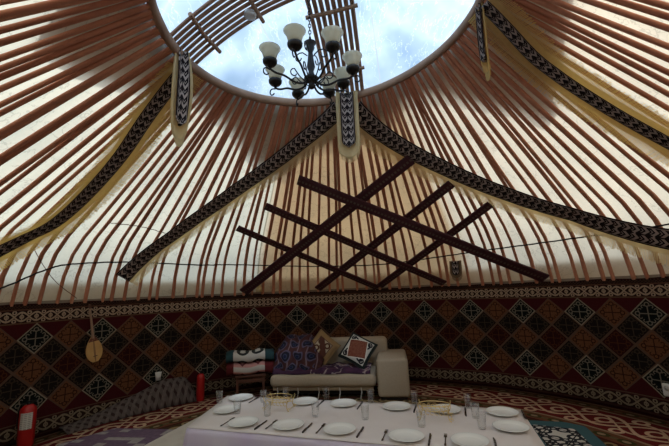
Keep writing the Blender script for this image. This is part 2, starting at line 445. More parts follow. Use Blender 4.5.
# ---------------------------------------------------------------- crown ring
crown=thing('crown_ring','round wooden crown ring of the roof with two crossing bundles of curved slats','roof crown',(float(RC[0]),float(RC[1]),3.60))
def inv(o): # parent keeping world placement
    return o
def wchild(mb,name,m,par):
    o=mb.build(name,m); o.parent=par; o.matrix_parent_inverse=Matrix.Translation(-Vector(par.location)) if par.rotation_euler.z==0 else (Matrix.Translation(par.location)@Matrix.Rotation(par.rotation_euler.z,4,'Z')).inverted()
    return o
mb=MB();P=[]
for k in range(128):
    a=2*PI*k/128; ww=.004*math.sin(a*9)+.003*math.sin(a*23)
    row=[]
    for j in range(10):
        b=2*PI*j/10; dr=.034*math.cos(b); dz=.047*math.sin(b)
        x=RC[0]+(RR-.005+ww+dr)*math.sin(a); y=RC[1]+(RR-.005+ww+dr)*math.cos(a)
        row.append((x,y,float(ringz(x,y))+.025+dz+ww))
    P.append(row)
P.append(P[0]); mb.grid(P,closed=True); wchild(mb,'rim',M_ring,crown)
def arc_pt(ang,s,side,dz=0):
    # s along -1..1 of the bundle, side offset in metres
    d=(math.sin(ang),math.cos(ang)); e=(d[1],-d[0])
    L=math.sqrt(max(0,1.30**2-side**2))
    x=RC[0]+d[0]*s*L+e[0]*side; y=RC[1]+d[1]*s*L+e[1]*side
    return Vector((x,y,float(ringz(x,y))+.05+.42*(1-abs(s)**2.2)+dz))
for bi,(ang,cnt,sp) in enumerate(((.15,8,.057),(.15-PI/2+.03,8,.055))):
    for k in range(cnt):
        side=(k-(cnt-1)/2)*sp; mb=MB(); rings=[]
        for i in range(33):
            s=-1+2*i/32; q=arc_pt(ang,s,side+random.uniform(-.001,.001),.03*bi); 
            e=Vector((math.cos(ang),-math.sin(ang),0))
            rings.append([q+e*.0215*math.cos(b)+Vector((0,0,.016*math.sin(b))) for b in [2*PI*j/6 for j in range(6)]])
        mb.grid(rings,closed=True); wchild(mb,'crown_slat',M_slatw,crown)
    for s in ((-.80,-.30,.30,.80) if bi==0 else (-.84,.84,-.5,.5)):
        mb=MB(); w=.25
        if bi==0: s2=s
        else: s2=s
        mb.tube([arc_pt(ang,s2,-w,.03*bi-.03),arc_pt(ang,s2,0,.03*bi-.03),arc_pt(ang,s2,w,.03*bi-.03)],.019,8); wchild(mb,'cross_rod',M_ring,crown)
# round disc fixed to the crown slats
q=Vector((-.68,2.90,3.97)); 
mb=MB(); mb.lathe([(0,-.025),(.035,-.025),(.055,-.015),(.058,.01),(.0,.012)],20,q); o=mb.build('smoke_detector',M_white_pl)
tag(o,'small round grey disc fixed under the left bundle of crown slats','detector')
# ---------------------------------------------------------------- roof poles
NP=150
for k in range(NP):
    a=-PI+2*PI*(k+.5)/NP+random.uniform(-.012,.012)
    da=random.uniform(-.006,.006)
    wdt=random.uniform(.018,.0255); rings=[]
    for i in range(15):
        t=.004+.994*i/14 if i<9 else .572+.426*(i-8)/6
        aa=a+da*(1-t)+.003*math.sin(t*5+k)
        q=S(aa,t,.0); tan=Vector((math.cos(aa),-math.sin(aa),0)); q2=S(aa,t,.1); nn=(q2-q).normalized()
        w_=wdt*(.92+.12*min(1,t*2.2)); d_=.016
        rings.append([q+tan*w_*(abs(math.cos(b))**.7*math.copysign(1,math.cos(b)))+nn*d_*math.sin(b) for b in [2*PI*j/8+PI/8 for j in range(8)]])
    mb=MB(); mb.grid(rings,closed=True)
    o=mb.build('roof_pole',M_pole)
    tag(o,'long reddish brown bent wooden pole running from crown ring down to wall','roof pole','bent wooden roof poles')
# ---------------------------------------------------------------- woven bands
def catmull(pts,n):
    out=[];m=len(pts)
    for i in range(m-1):
        p0=pts[max(i-1,0)];p1=pts[i];p2=pts[i+1];p3=pts[min(i+2,m-1)]
        for j in range(n):
            t=j/n; out.append(tuple(.5*((2*b)+(-a+c)*t+(2*a-5*b+4*c-d)*t*t+(-a+3*b-3*c+d)*t**3) for a,b,c,d in zip(p0,p1,p2,p3)))
    out.append(tuple(pts[-1])); return out
def woven_band(pts,label,width,fringes,off=.055,fm=None,fl=.12):
    cl=[S(a,t,off) for a,t in catmull(pts,14)]
    par=catmull(pts,14); n=len(cl)
    root=thing('woven_band',label,'woven band',tuple(cl[0]))
    L=[0]
    for i in range(1,n): L.append(L[-1]+(cl[i]-cl[i-1]).length)
    sides=[]
    for i in range(n):
        T=(cl[min(i+1,n-1)]-cl[max(i-1,0)]).normalized()
        nn=(S(*par[i],.1)-S(*par[i],0)).normalized()
        sides.append((T.cross(nn).normalized(),nn))
    mb=MB(); P=[];UV=[]
    for j in range(5):
        f=j/4-.5; P.append([cl[i]+sides[i][0]*width*f for i in range(n)]); UV.append([(L[i],f) for i in range(n)])
    mb.grid(P,UV); o=wchild(mb,'patterned_strip',M_woven,root); mod_solid(o,.012,0)
    def at(d,k):
        i=max(1,min(n-1,next((q for q in range(n) if L[q]>=d),n-1))); f=(d-L[i-1])/max(1e-6,L[i]-L[i-1])
        return cl[i-1].lerp(cl[i],f),sides[i-1][0].lerp(sides[i][0],f),sides[i][1]
    for sd,flen in fringes:
        mb=MB(); d=.0
        # solid heading then strands
        P=[[cl[i]+sides[i][0]*sd*width*.48+sides[i][1]*.004 for i in range(n)],[cl[i]+sides[i][0]*sd*(width*.5+flen*.35)+sides[i][1]*.006 for i in range(n)]]
        mb.grid(P)
        while d<L[-1]-.01:
            q,s_,nn=at(d+.004,0); q2,s2,_=at(min(L[-1],d+.014),0); ln=flen*random.uniform(.88,1.05)
            j=random.uniform(-.004,.004); tt=(q2-q).normalized()
            a1=q+s_*sd*(width*.5+flen*.33)+nn*.006; b1=q2+s2*sd*(width*.5+flen*.33)+nn*.006
            a2=q+s_*sd*(width*.5+ln)+nn*(.012)+tt*j+Vector((0,0,-.01)); b2=q2+s2*sd*(width*.5+ln)+nn*.012+tt*j*.3+Vector((0,0,-.01))-tt*.003
            mb.add([a1,b1,b2,a2],[(0,1,2,3)],None,False); d+=.0125
        wchild(mb,'fringe',fm or M_fringe,root)
    return root
woven_band([(-1.36,.01),(-1.285,.165),(-1.215,.35),(-1.195,.548),(-1.21,.728),(-1.285,.855),(-1.36,.90)],'dark plaited band with gold fringe on both sides, leftmost of the bands on the roof',.15,((1,.12),(-1,.17)))
woven_band([(.10,.012),(-.223,.15),(-.496,.345),(-.684,.57),(-.806,.80),(-.885,.925)],'dark plaited band with pale lower fringe slanting down left from the middle pendant',.205,((-1,.13),),fm=M_fringe_pale)
woven_band([(.21,.022),(.429,.185),(.67,.375),(.88,.575),(1.026,.725),(1.148,.835),(1.30,.91),(1.5,.95)],'dark plaited band with pale lower fringe sweeping down right from the middle pendant',.235,((1,.18),),fm=M_fringe_pale)
woven_band([(1.60,.01),(1.50,.168),(1.48,.275),(1.484,.415),(1.50,.56),(1.53,.75),(1.6,.93)],'dark plaited band with gold fringe on both sides, rightmost of the roof bands',.125,((1,.17),(-1,.18)))
# ---------------------------------------------------------------- pendants
def pendant(pt,face,h,w,label,name='woven_pendant',fm=None,bend=.0,leaf=False):
    root=thing(name,label,'pendant',tuple(pt))
    e=Vector((math.cos(face),-math.sin(face),0)); nrm=Vector((-math.sin(face),-math.cos(face),0))
    def ribbon(wd,h0,h1,rnd_,nj=9,ni=18,dn=0):
        P=[];UV=[]
        for i in range(ni+1):
            d=h0+(h1-h0)*i/ni; tail=(h1-d)/(wd*.5); k=1.0
            if rnd_ and tail<1: k=max(.12,math.sqrt(max(0,1-(1-tail)**2)))
            if leaf: k*=.45+.6*math.sin(PI*min(1,max(0,.12+.80*d/h)))
            row=[];ur=[]
            for j in range(nj):
                f=j/(nj-1)-.5
                row.append(Vector(pt)+e*(f*wd*k+bend*math.sin(d*7))+nrm*(dn+.02*math.sin(d*5)+.03*(f*2)**2)+Vector((0,0,-d))); ur.append((d,f*k))
            P.append(row);UV.append(ur)
        m=MB(); m.grid(P,UV); return m
    o=wchild(ribbon(w,0,h,True),'fringe_border',fm or M_fringe_pale,root); mod_solid(o,.012,0)
    o=wchild(ribbon(w*.60,.02*h,h*.84,True,dn=.016),'patterned_strip',M_woven,root); mod_solid(o,.010,0)
    mb=MB(); f=-.5
    while f<.5:
        dd=h-(w*.5)*(1-math.sqrt(max(0,1-(2*f)**2)))
        q=Vector(pt)+e*(f*w*(.5 if leaf else .92)+bend*math.sin(dd*7))+nrm*.02+Vector((0,0,-dd+.02))
        mb.tube([q,q+Vector((0,0,-.03))+e*.003,q+Vector((0,0,-.075))],.004,4); f+=.07
    wchild(mb,'tassel_threads',fm or M_fringe_pale,root)
    return root
q=Vector(ringpt(-1.40)); pendant(q+Vector((.01,-.03,.06)),-1.0,.84,.185,'narrow plaited pendant with pale edge hanging at left of the crown ring',leaf=True)
q=Vector(ringpt(.165)); pendant(q+Vector((-.01,-.055,.06)),.1,.80,.25,'wide plaited pendant with pale edge hanging at the middle back of the crown ring')
q=Vector(ringpt(1.53)); pendant(q+Vector((.02,0,.07)),1.3,.70,.10,'slim plaited pendant with gold edge hanging at right of the crown ring',leaf=True,fm=M_fringe,bend=.012)
pendant(S(.575,.90,.10),.56,.26,.18,'small patterned pouch with brown border hanging above the wall right of the lattice','patterned_pouch',fm=mat('brown_felt_border',base=(.20,.13,.075),rough=.9))
# ---------------------------------------------------------------- crossed lattice slats
lat=thing('crossed_lattice','six dark painted slats lashed across each other in front of the back roof poles','lattice',(0.15,5.9,1.5))
def lslat(a,b,w,off0,off1):
    A=S(*a,off0);B=S(*b,off1); d=(B-A); T=d.normalized()
    mid=S((a[0]+b[0])/2,(a[1]+b[1])/2,0); nn=(S(.15,.5,.1)-S(.15,.5,0)).normalized()
    s_=T.cross(nn).normalized(); nn=s_.cross(T).normalized(); n=24; L=d.length
    P=[];UV=[]
    prof=[(-.5,-.012),(-.5,.008),(-.35,.016),(.35,.016),(.5,.008),(.5,-.012)]
    for i in range(n+1):
        f=i/n; q=A.lerp(B,f); P.append([q+s_*w*x+nn*z for x,z in prof]); UV.append([(f*L,x*w) for x,z in prof])
    mb=MB(); mb.grid(P,UV,closed=True,smooth=False); mb.add(P[0],[(5,4,3,2,1,0)],UV[0],False); mb.add(P[-1],[(0,1,2,3,4,5)],UV[-1],False)
    return wchild(mb,'slat',M_lat,lat)
for a,b,w in (((-.206,.325),(.897,.985),.165),((-.374,.478),(.506,.985),.135),((-.489,.625),(.209,.99),.125)): lslat(a,b,w,.10,.07)
for a,b,w in (((-.401,.985),(.53,.31),.165),((-.066,.985),(.69,.48),.135),((.22,.985),(.815,.635),.125)): lslat(a,b,w,.05,.045)
# cable and cords
def surf_cord(name,pts,r,m,label,cat,off=.03,n=12):
    mb=MB(); mb.tube([S(a,t,off+.004*math.sin(i*1.7)) for i,(a,t) in enumerate(catmull(pts,n))],r,6); tag(mb.build(name,m),label,cat)
surf_cord('electric_cable',[(-1.35,.985),(-1.229,.955),(-1.13,.905),(-1.06,.884),(-.869,.87),(-.597,.878),(-.426,.878),(-.052,.895),(.23,.9),(.506,.885),(.705,.875),(1.012,.87),(1.246,.87),(1.5,.87)],.010,M_cable,'thin black cable strung across the roof poles just above the wall','cable',.024)
surf_cord('thin_cord',[(-1.19,.84),(-1.10,.93),(-1.016,.985)],.004,M_rope,'short brown cord slanting across the poles at far left','cord')
surf_cord('thin_cord',[(-1.023,.682),(-.9,.685),(-.792,.712)],.005,M_rope,'thin brown cord tied across poles above the lower end of left slanting band','cord',.02)
# bell-shaped tassel at slat foot
root=thing('hanging_tassel','small pale tassel hanging at the lower left end of the crossed slats','tassel',tuple(S(-.335,.985,.06)))
q=S(-.335,.955,.07); mb=MB(); mb.lathe([(.0,.0),(.018,-.005),(.026,-.03),(.02,-.045),(.045,-.06),(.055,-.14),(.0,-.14)],14,q); wchild(mb,'tassel_threads',M_fringe_pale,root)
mb=MB(); mb.tube([q,q+Vector((.005,0,.10))],.005,6); wchild(mb,'cord',M_rope,root)
# ---------------------------------------------------------------- chandelier
HX,HY=-.135,2.66
ch=thing('chandelier','black wrought iron chandelier with eight upturned frosted shades under the crown','chandelier',(HX,HY,3.10))
mb=MB(); mb.lathe([(0,3.10),(.02,3.105),(.026,3.13),(.014,3.15),(.05,3.17),(.06,3.19),(.03,3.215),(.02,3.25),(.034,3.29),(.024,3.36),(.018,3.42),(.036,3.46),(.03,3.49),(.05,3.505),(.014,3.53),(.008,3.56),(0,3.56)],16,(HX,HY,0)); wchild(mb,'stem',M_black,ch)
top=RC[2]+.47; mb=MB(); z=3.555; k=0
while z<top:
    pts=[]
    for j in range(9):
        b=2*PI*j/8; rx=.011*math.cos(b); pts.append(Vector((HX+(rx if k%2 else 0),HY+(0 if k%2 else rx),z+.018+.02*math.sin(b))))
    mb.tube(pts,.0035,5,caps=False); z+=.030;k+=1
wchild(mb,'chain',M_black,ch)
angs=[0,58,106,155,203,246,294,322]
for i,ad in enumerate(angs):
    # image angle: 0 right, 90 towards the camera
    a=math.radians(ad); d=Vector((math.cos(a),-math.sin(a),0)); o0=Vector((HX,HY,0)); rl=.335
    base=3.235 if i not in (5,6) else 3.215
    def pt(r,z): return o0+d*r+Vector((0,0,z))
    mb=MB(); cl=[(.02,3.19),(.07,3.135),(.14,3.13),(.22,3.165),(.29,3.175),(rl,3.20),(rl,base)]
    pts=catmull([tuple(pt(r,z)) for r,z in cl],6); mb.tube(pts,.0085,7)
    # tail curl beyond cup and inner scroll
    curl=[pt(rl+.0,3.19)]+[pt(rl+.03+.022*math.cos(b),3.17+.028*math.sin(b)) for b in [PI*.6-k*.5 for k in range(10)]]
    mb.tube(curl,.0055,6)
    sc=[pt(.03,3.40),pt(.07,3.44)]+[pt(.10+(.045-.003*k)*math.sin(k*.45),3.40+(.045-.003*k)*math.cos(k*.45)) for k in range(11)]
    if i%2==0: mb.tube(sc,.005,6)
    sc=[pt(.05,3.15),pt(.10,3.19)]+[pt(.14+(.04-.0025*k)*math.sin(k*.45),3.205+(.04-.0025*k)*math.cos(k*.45)) for k in range(11)]
    mb.tube(sc,.005,6)
    arm=wchild(mb,'arm',M_black,ch)
    mb=MB(); mb.lathe([(0,base-.03),(.012,base-.03),(.02,base-.01),(.042,base-.005),(.054,base+.012),(.056,base+.03),(.045,base+.034),(0,base+.034)],20,pt(rl,0)); wchild(mb,'cup',M_black,ch)
    mb=MB(); mb.lathe([(.0,base+.036),(.040,base+.036),(.050,base+.055),(.056,base+.08),(.066,base+.108),(.082,base+.132),(.078,base+.134),(.060,base+.108),(.050,base+.08),(.044,base+.055),(0,base+.045)],24,pt(rl,0)); wchild(mb,'lamp_shade',M_shade,ch)
ch.location.z-=.025
# ---------------------------------------------------------------- table
ZT=.40
bl=Vector((-1.257,4.309,ZT)); br=Vector((1.552,3.457,ZT)); fl=Vector((-1.329,3.366,ZT)); frr=Vector((1.303,2.539,ZT))
tb=thing('low_table','long low table covered with grey cloth and set with white plates','table',(.07,3.42,0))
def quadpt(u,v): return bl.lerp(br,u).lerp(fl.lerp(frr,u),v)
mb=MB()
cs4=[quadpt(.01,.01),quadpt(.99,.01),quadpt(.99,.99),quadpt(.01,.99)]
mb.add([q+Vector((0,0,-.012)) for q in cs4]+[q+Vector((0,0,-.05)) for q in cs4],[(0,3,2,1),(4,5,6,7),(0,1,5,4),(1,2,6,5),(2,3,7,6),(3,0,4,7)],None,False)
wchild(mb,'tabletop',M_darkwood,tb)
for u,v in((.05,.12),(.95,.12),(.05,.88),(.95,.88)):
    q=quadpt(u,v); mb=MB(); mb.box((q.x,q.y,.175),(.06,.06,.35),-.3); wchild(mb,'leg',M_darkwood,tb)
# lilac under cloth with skirts, grey cloth on top
def perim(n_per):
    pts=[]
    for (u0,v0),(u1,v1) in(((0,0),(1,0)),((1,0),(1,1)),((1,1),(0,1)),((0,1),(0,0))):
        L=(quadpt(u1,v1)-quadpt(u0,v0)).length; n=int(L*n_per)
        for k in range(n): pts.append(quadpt(u0+(u1-u0)*k/n,v0+(v1-v0)*k/n))
    return pts
pp=perim(26); cen=quadpt(.5,.5); n=len(pp)
def skirt(zlo,amp,grow,ztop):
    rings=[]; L=[0]
    for i in range(1,n): L.append(L[-1]+(pp[i]-pp[i-1]).length)
    for r in range(9):
        f=r/8; row=[]
        for i in range(n):
            out=(pp[i]-pp[(i-1)%n]); 
            d=(pp[(i+1)%n]-pp[(i-1)%n]); nn=Vector((-d.y,d.x,0)).normalized()
            if nn.dot(pp[i]-cen)<0: nn=-nn
            w=amp*f*(math.sin(L[i]*19+1.2*math.sin(L[i]*5))+.4*math.sin(L[i]*41))
            row.append(Vector((pp[i].x,pp[i].y,0))+nn*(grow*min(1,f*4)**.5+w+.035*f)+Vector((0,0,ztop+(zlo-ztop)*f)))
        rings.append(row)
    return rings
mb=MB(); rg=skirt(.045,.016,.008,ZT-.003); mb.grid([[q.lerp(Vector((cen.x,cen.y,ZT-.003)),.06) for q in rg[0]]]+rg,closed=True)
o=mb.build('tablecloth',M_lilac); tag(o,'shiny lilac cloth hanging in folds down the sides of the low table','tablecloth'); mod_solid(o,.003,0)
mb=MB(); G=24; Hh=12; P=[]
for j in range(Hh+1):
    P.append([quadpt(i/G,j/Hh)+Vector((0,0,.004+.0012*math.sin(i*1.3+j)+(.003 if 0<j<Hh and 0<i<G else -.001))) for i in range(G+1)])
P=[[q+ (q-cen).normalized()*.006 if (j in(0,Hh) or i in (0,G)) else q for i,q in enumerate(r)] for j,r in enumerate(P)]
mb.grid(P); o=mb.build('table_cover',M_table); 
if o.data.polygons[0].normal.z<0: o.data.flip_normals()
mod_solid(o,.003,0); tag(o,'flat greyish pink cloth spread over the top of the low table','tablecloth')
ZP=ZT+.0115
# plates
e1=(br-bl).normalized(); e2=Vector((-e1.y,e1.x,0)); 
if e2.y>0:e2=-e2
tr_=math.atan2(e1.y,e1.x)
plate=None
PL=[(-1.07,4.13,'by the back left corner of the table'),(-1.10,3.74,'at the left end of the table'),(-.37,3.90,'behind the left gold wire stand'),(.01,3.78,'in back row right of the left gold stand'),(.5,3.62,'in back row left of the right gold stand'),(.91,3.48,'behind the right gold stand'),(1.35,3.35,'at the back right corner of the table'),(1.27,3.02,'at the right end of the table'),(-.85,3.37,'at the front left corner of the table'),(-.45,3.26,'before the left gold stand'),(-.03,3.12,'in the front row third from the left end'),(.46,2.93,'in front row left of right gold stand'),(.88,2.80,'before the right gold stand')]
for i,(x,y,w) in enumerate(PL):
    if plate is None:
        mb=MB(); mb.lathe([(0,0),(.075,0),(.085,.004),(.128,.018),(.130,.021),(.126,.022),(.088,.009),(.08,.007),(0,.007)],32)
        plate=mb.build('dinner_plate',M_white); plate.location=(x,y,ZP); tag(plate,'empty white dinner plate '+w,'plate','white plates on the low table')
    else:
        o=plate.copy(); C.objects.link(o); o.location=(x,y,ZP); o['label']='empty white dinner plate '+w
# cutlery
def fork_mesh():
    f=MB(); f.box((0,.0,0),(.008,.12,.004)); f.box((0,.075,.001),(.022,.03,.003))
    for k in(-1.5,-.5,.5,1.5): f.box((k*.0058,.105,.001),(.0028,.04,.003))
    f.box((0,-.07,0),(.014,.03,.004)); return f
def knife_parts(root):
    f=MB(); f.add([(-.006,0,.001),(.010,0,.001),(.011,.08,.001),(.004,.118,.001),(-.006,.12,.001),(-.006,0,.004),(.007,0,.004),(.007,.08,.004),(.003,.112,.004),(-.006,.115,.004)],[(0,4,3,2,1),(5,6,7,8,9),(0,1,6,5),(1,2,7,6),(2,3,8,7),(3,4,9,8),(4,0,5,9)],None,False)
    f.build('blade',M_steel,root); g=MB(); g.tube([(0,-.10,.003),(0,-.04,.004),(0,.005,.003)],[.007,.0085,.006],8); g.build('handle',M_knife,root)
kn=fk=None
for i,(x,y,w) in enumerate(PL):
    front=i>=8
    if i in(1,7): continue
    q=Vector((x,y,ZP)); rz=tr_+(0 if front else PI)
    kp=q+e1*.165
    nm='knife' if front else 'table_knife'
    if kn is None:
        kn=thing('table_knife','table knife lying right of the plate '+w,'knife',kp,rz,'knives on the low table'); knife_parts(kn)
    else: dup(kn,kp,rz,'table knife lying right of the plate '+w)
    if front:
        fp=q-e1*.165+Vector((0,0,.002))
        if fk is None:
            fk=fork_mesh().build('table_fork',M_steel); fk.location=fp; fk.rotation_euler=(0,0,rz); tag(fk,'steel fork lying left of the plate '+w,'fork','forks on the low table')
        else:
            o=fk.copy(); C.objects.link(o); o.location=fp; o['label']='steel fork lying left of the plate '+w
# glasses
GL=[(-1.26,4.02,'behind the plate at the left end'),(-.585,4.06,'at the back edge left of the gold stand'),(-.80,3.98,'in the back row right of the first plate'),(-.16,4.0,'at the back edge right of the gold stand'),(.28,3.82,'in the back row between two plates'),(.68,3.69,'at the back edge near the right gold stand'),(1.13,3.54,'tall at the back edge left of the last plate'),(1.10,3.28,'just in front of the tall back glass at right'),(-.98,3.66,'by the plate at the left end'),(-.68,3.56,'behind the front left plate'),(-.24,3.48,'behind the second front plate'),(.19,3.36,'behind the third front plate'),(1.06,3.04,'left of the plate at the right end'),(.62,3.14,'left of the right gold stand')]
gl=None
for x,y,w in GL:
    if gl is None:
        mb=MB(); mb.lathe([(0,0),(.027,0),(.029,.004),(.036,.115),(.034,.115),(.027,.012),(0,.010)],20); gl=mb.build('drinking_glass',M_glass); gl.location=(x,y,ZP); tag(gl,'clear drinking glass '+w,'glass','glasses on the low table')
    else:
        o=gl.copy(); C.objects.link(o); o.location=(x,y,ZP); o['label']='clear drinking glass '+w
# gold wire stands
def wire_stand(x,y,label):
    root=thing('wire_stand',label,'serving stand',(x,y,ZP),tr_)
    W,D,H=.13,.07,.115
    for sx in(-1,1):
        for sy in(-1,1):
            mb=MB(); pts=[(sx*W,sy*D,.004)]+[(sx*(W-.012-.012*math.sin(k*.55)),sy*D,.012+H*k/9) for k in range(10)]
            mb.tube(pts,.0035,6)
            mb.tube([(sx*(W-.0)+sx*.014*math.cos(k*.7),sy*D,.016+.013*math.sin(k*.7)) for k in range(8)],.003,5); mb.build('leg',M_gold,root)
    mb=MB()
    for z,k in((H,1.0),(H-.04,.9)):
        mb.tube([(W*k*math.cos(b),D*1.15*k*math.sin(b),z) for b in [2*PI*j/24 for j in range(25)]],.0035,6,caps=False)
    wx=0
    for j in range(6):
        x0=-.09+.036*j
        mb.tube([(x0+.016*math.cos(k*.6),(-1 if 1 else 1)*D,H-.045+.022*math.sin(k*.6)) for k in range(10)],.0028,5)
        mb.tube([(x0+.016*math.cos(k*.6),D,H-.045+.022*math.sin(k*.6)) for k in range(10)],.0028,5)
    mb.tube([(-W,-D,.02),(-W,D,.02)],.0028,5); mb.tube([(W,-D,.02),(W,D,.02)],.0028,5)
    mb.build('scroll_frame',M_gold,root)
wire_stand(-.60,3.74,'gold wire scroll stand on the left half of the low table')
wire_stand(.77,3.30,'gold wire scroll stand on the right half of the low table')
# ---------------------------------------------------------------- floor mats
def flat_mat(name,pts,z0,h,m,label,cat,rnd_=.04):
    # rounded polygon, crowned
    P=[Vector(q) for q in pts]; n=len(P); out=[]
    for i in range(n):
        a,b,c=P[i-1],P[i],P[(i+1)%n]; p1=b+(a-b).normalized()*rnd_; p2=b+(c-b).normalized()*rnd_
        for k in range(5):
            t=k/4; out.append((1-t)**2*p1+2*t*(1-t)*b+t*t*p2)
    cen=sum(out,Vector((0,0)))/len(out); rows=[]
    for k,z in((1,0),(1.0,h*.6),(.985,h),(.6,h*1.02),(.3,h*1.02),(.0001,h*1.02)):
        rows.append([Vector((*(cen+(q-cen)*k),z0+z)) for q in out])
    e=(P[1]-P[0]).normalized(); f=Vector((-e.y,e.x)); UV=[[((Vector((q.x,q.y))-P[0]).dot(e),(Vector((q.x,q.y))-P[0]).dot(f)) for q in r] for r in rows]
    mb=MB(); mb.grid(rows,UV,closed=True,smooth=False); return tag(mb.build(name,m),label,cat)
def purple_pat():
    u,v=uvn(); a=X.m('FLOOR',u/.11); b=X.m('FLOOR',v/.075)
    k=modp(a*3+b*5+X.m('FLOOR',a*b*.37),4)<.8
    c=mix(k,(.17,.115,.175),(.36,.33,.33)); return mulc(c,mix(noise(25,3),(.6,.6,.6),(1.3,1.3,1.3)))
M_purple=mat('purple_rug',purple_pat,rough=.95,spec=.08)
M_grey=mat('grey_mat_cloth',lambda:mix(noise(8,4),(.52,.47,.42),(.72,.67,.60)),rough=.9,spec=.1)
def teal_pat():
    u,v=uvn(); 
    w=.66; bu=abs(u-.42); bv=abs(v+0.0)
    cu=abs(fr(u/.36)-.5)*2; cv=abs(fr(v/.36)-.5)*2
    d=cu+cv; r1=abs(hyp(cu-.5,cv-.5)-.28)<.09; r2=abs(hyp(cu-.85,cv-.2)-.17)<.07; r3=abs(hyp(cu-.2,cv-.85)-.17)<.07
    r4=abs(hyp(cu-.15,cv-.15)-.13)<.07
    m=mn(r1+r2+r3+r4+band(d,1.0,.05),1); lum=mix(m,(.62,.60,.56),(.02,.022,.028))
    return lum
M_teal=mat('teal_mat_edge',base=(.055,.125,.145),rough=.9,spec=.1)
M_tealp=mat('ornament_black_white',teal_pat,rough=.9,spec=.1)
flat_mat('floor_mat',[(-3.02,4.15),(-1.95,4.0),(-1.86,4.46),(-2.66,4.60)],.002,.03,M_purple,'purple and grey block-patterned mat on the carpet at lower left','mat')
flat_mat('seat_cushion',[(-2.15,3.30),(-1.46,3.25),(-1.40,4.90),(-1.64,5.0)],.003,.075,M_grey,'long pale grey floor cushion along the left end of the low table','floor cushion',.06)
tm=thing('seat_mat','teal-edged floor mat with black and white ornament at the right end of the table','mat',(2.0,3.85,0))
for pts,z0,h,m,nm in(([(1.62,3.0),(2.18,3.0),(2.43,4.0),(2.30,4.14),(1.90,4.25),(1.80,4.1)],.002,.05,M_teal,'border'),([(1.70,3.1),(2.08,3.1),(2.28,3.93),(1.93,4.10)],.045,.012,M_tealp,'ornament_panel')):
    o=flat_mat(nm,pts,z0,h,m,None,None); del_=[o]
    o.parent=tm; o.matrix_parent_inverse=Matrix.Translation(-Vector(tm.location))
# ---------------------------------------------------------------- sofa
SR=-math.radians(8); SO=Vector((-1.0,5.58,0))
sofa=thing('sofa','low beige sofa with one thick right arm standing against the back wall','sofa',SO,SR)
def soft_box(mb_name,c,size,m,parent,bev=.05,puff=.0):
    mb=MB(); mb.box(c,size); o=mb.build(mb_name,m,parent); mod_bevel(o,bev,4); return o
soft_box('base',(.72,.42,.135),(1.46,.72,.07),M_sofa,sofa,.015)
soft_box('under_shade',(.68,.46,.07),(1.30,.60,.08),M_sofadark,sofa,.01)  # dark block put in for the shade of the gap below the seat
soft_box('seat',(.735,.36,.245),(1.53,.78,.165),M_sofa,sofa,.065)
soft_box('backrest',(.84,.68,.49),(1.66,.20,.52),M_sofa,sofa,.07)
soft_box('arm',(1.73,.36,.29),(.43,.86,.50),M_sofa,sofa,.045)
soft_box('plinth',(1.73,.36,.026),(.36,.78,.045),M_sofadark,sofa,.008)
for k in range(5):
    u=.08+.30*k; mb=MB(); mb.tube([(u,.0,.16),(u+.012,-.01,.10),(u-.004,-.005,.035),(u-.012,.0,.004)],.008,6); mb.build('leg',M_pale,sofa)
# purple blanket on the seat
def lumpy(fn,nu,nv,uvs,m,name,thick=.012):
    mb=MB(); P=[];UV=[]
    for i in range(nu+1):
        P.append([fn(i/nu,j/nv) for j in range(nv+1)]); UV.append([(i/nu*uvs[0],j/nv*uvs[1]) for j in range(nv+1)])
    mb.grid(P,UV); o=mb.build(name,m); mod_solid(o,thick,0); return o
def purpleb():
    u,v=uvn(); n=noise(9,3); a=mix(n,(.022,.007,.024),(.075,.024,.065)); return mix(band(noise(5,2),.5,.03)*(u>.55),a,(.30,.23,.23))
M_pblanket=mat('purple_blanket',purpleb,rough=.8,sheen=.0)
SM=Matrix.Translation(SO)@Matrix.Rotation(SR,4,'Z')
def bl_fn(u,v):
    x=.0+1.42*u; y=.03+.5*v
    z=.345+.035*math.sin(PI*min(1,v*2.2))**.5 if v*2.2<1 else .38
    z+=.012*math.sin(x*17+y*9)+.008*math.sin(x*37)
    if v==0: z=.335
    return SM@Vector((x,y+.02*math.sin(x*13)*(1-v),z))
o=lumpy(bl_fn,60,12,(1.4,.5),M_pblanket,'purple_blanket'); tag(o,'crumpled dark purple blanket laid along the sofa seat','blanket')
def peacock():
    u,v=uvn(); s=.19
    row=X.m('FLOOR',v/s); uu=fr(u/s+row*.5)-.5; vv=fr(v/s)-.5; r=hyp(uu,vv)
    n=noise(14,3,uv=True)
    c=mix(n,(.018,.006,.010),(.10,.032,.028)); c=mix(band(fr(u*7),.5,.06),c,(.16,.11,.13))
    msk=u<.62
    c=mix((r<.40)*msk,c,(.085,.07,.12)); c=mix((r<.30)*msk,c,(.012,.010,.022)); c=mix(((r<.16)*(r>.10))*msk,c,(.035,.042,.085)); c=mix((r<.10)*msk,c,(.008,.010,.045))
    return c
M_peacock=mat('peacock_throw',peacock,rough=.75,spec=.2)
def pk_fn(u,v):
    # v 0 front of pile, 1 over the back
    x=-.02+.72*u; pr=[(.10,.36),(.12,.45),(.17,.60),(.30,.71),(.48,.78),(.62,.80),(.76,.77)]
    f=v*(len(pr)-1); i=min(int(f),len(pr)-2); g=f-i; y=pr[i][0]*(1-g)+pr[i+1][0]*g; z=pr[i][1]*(1-g)+pr[i+1][1]*g
    fall=min(1,(1-u)*3.0); fl_=min(1,u*5+.25)
    k=(.35+.65*min(1,fall)**.7)*(fl_**.3)
    z=.38+(z-.38)*k if z>.38 else z
    y=y+(1-k)*.16
    b=.020*math.sin(x*23+z*14)+.014*math.sin(x*41-y*20)
    return SM@Vector((x+.01*math.sin(z*30),y+b,z+b*.7))
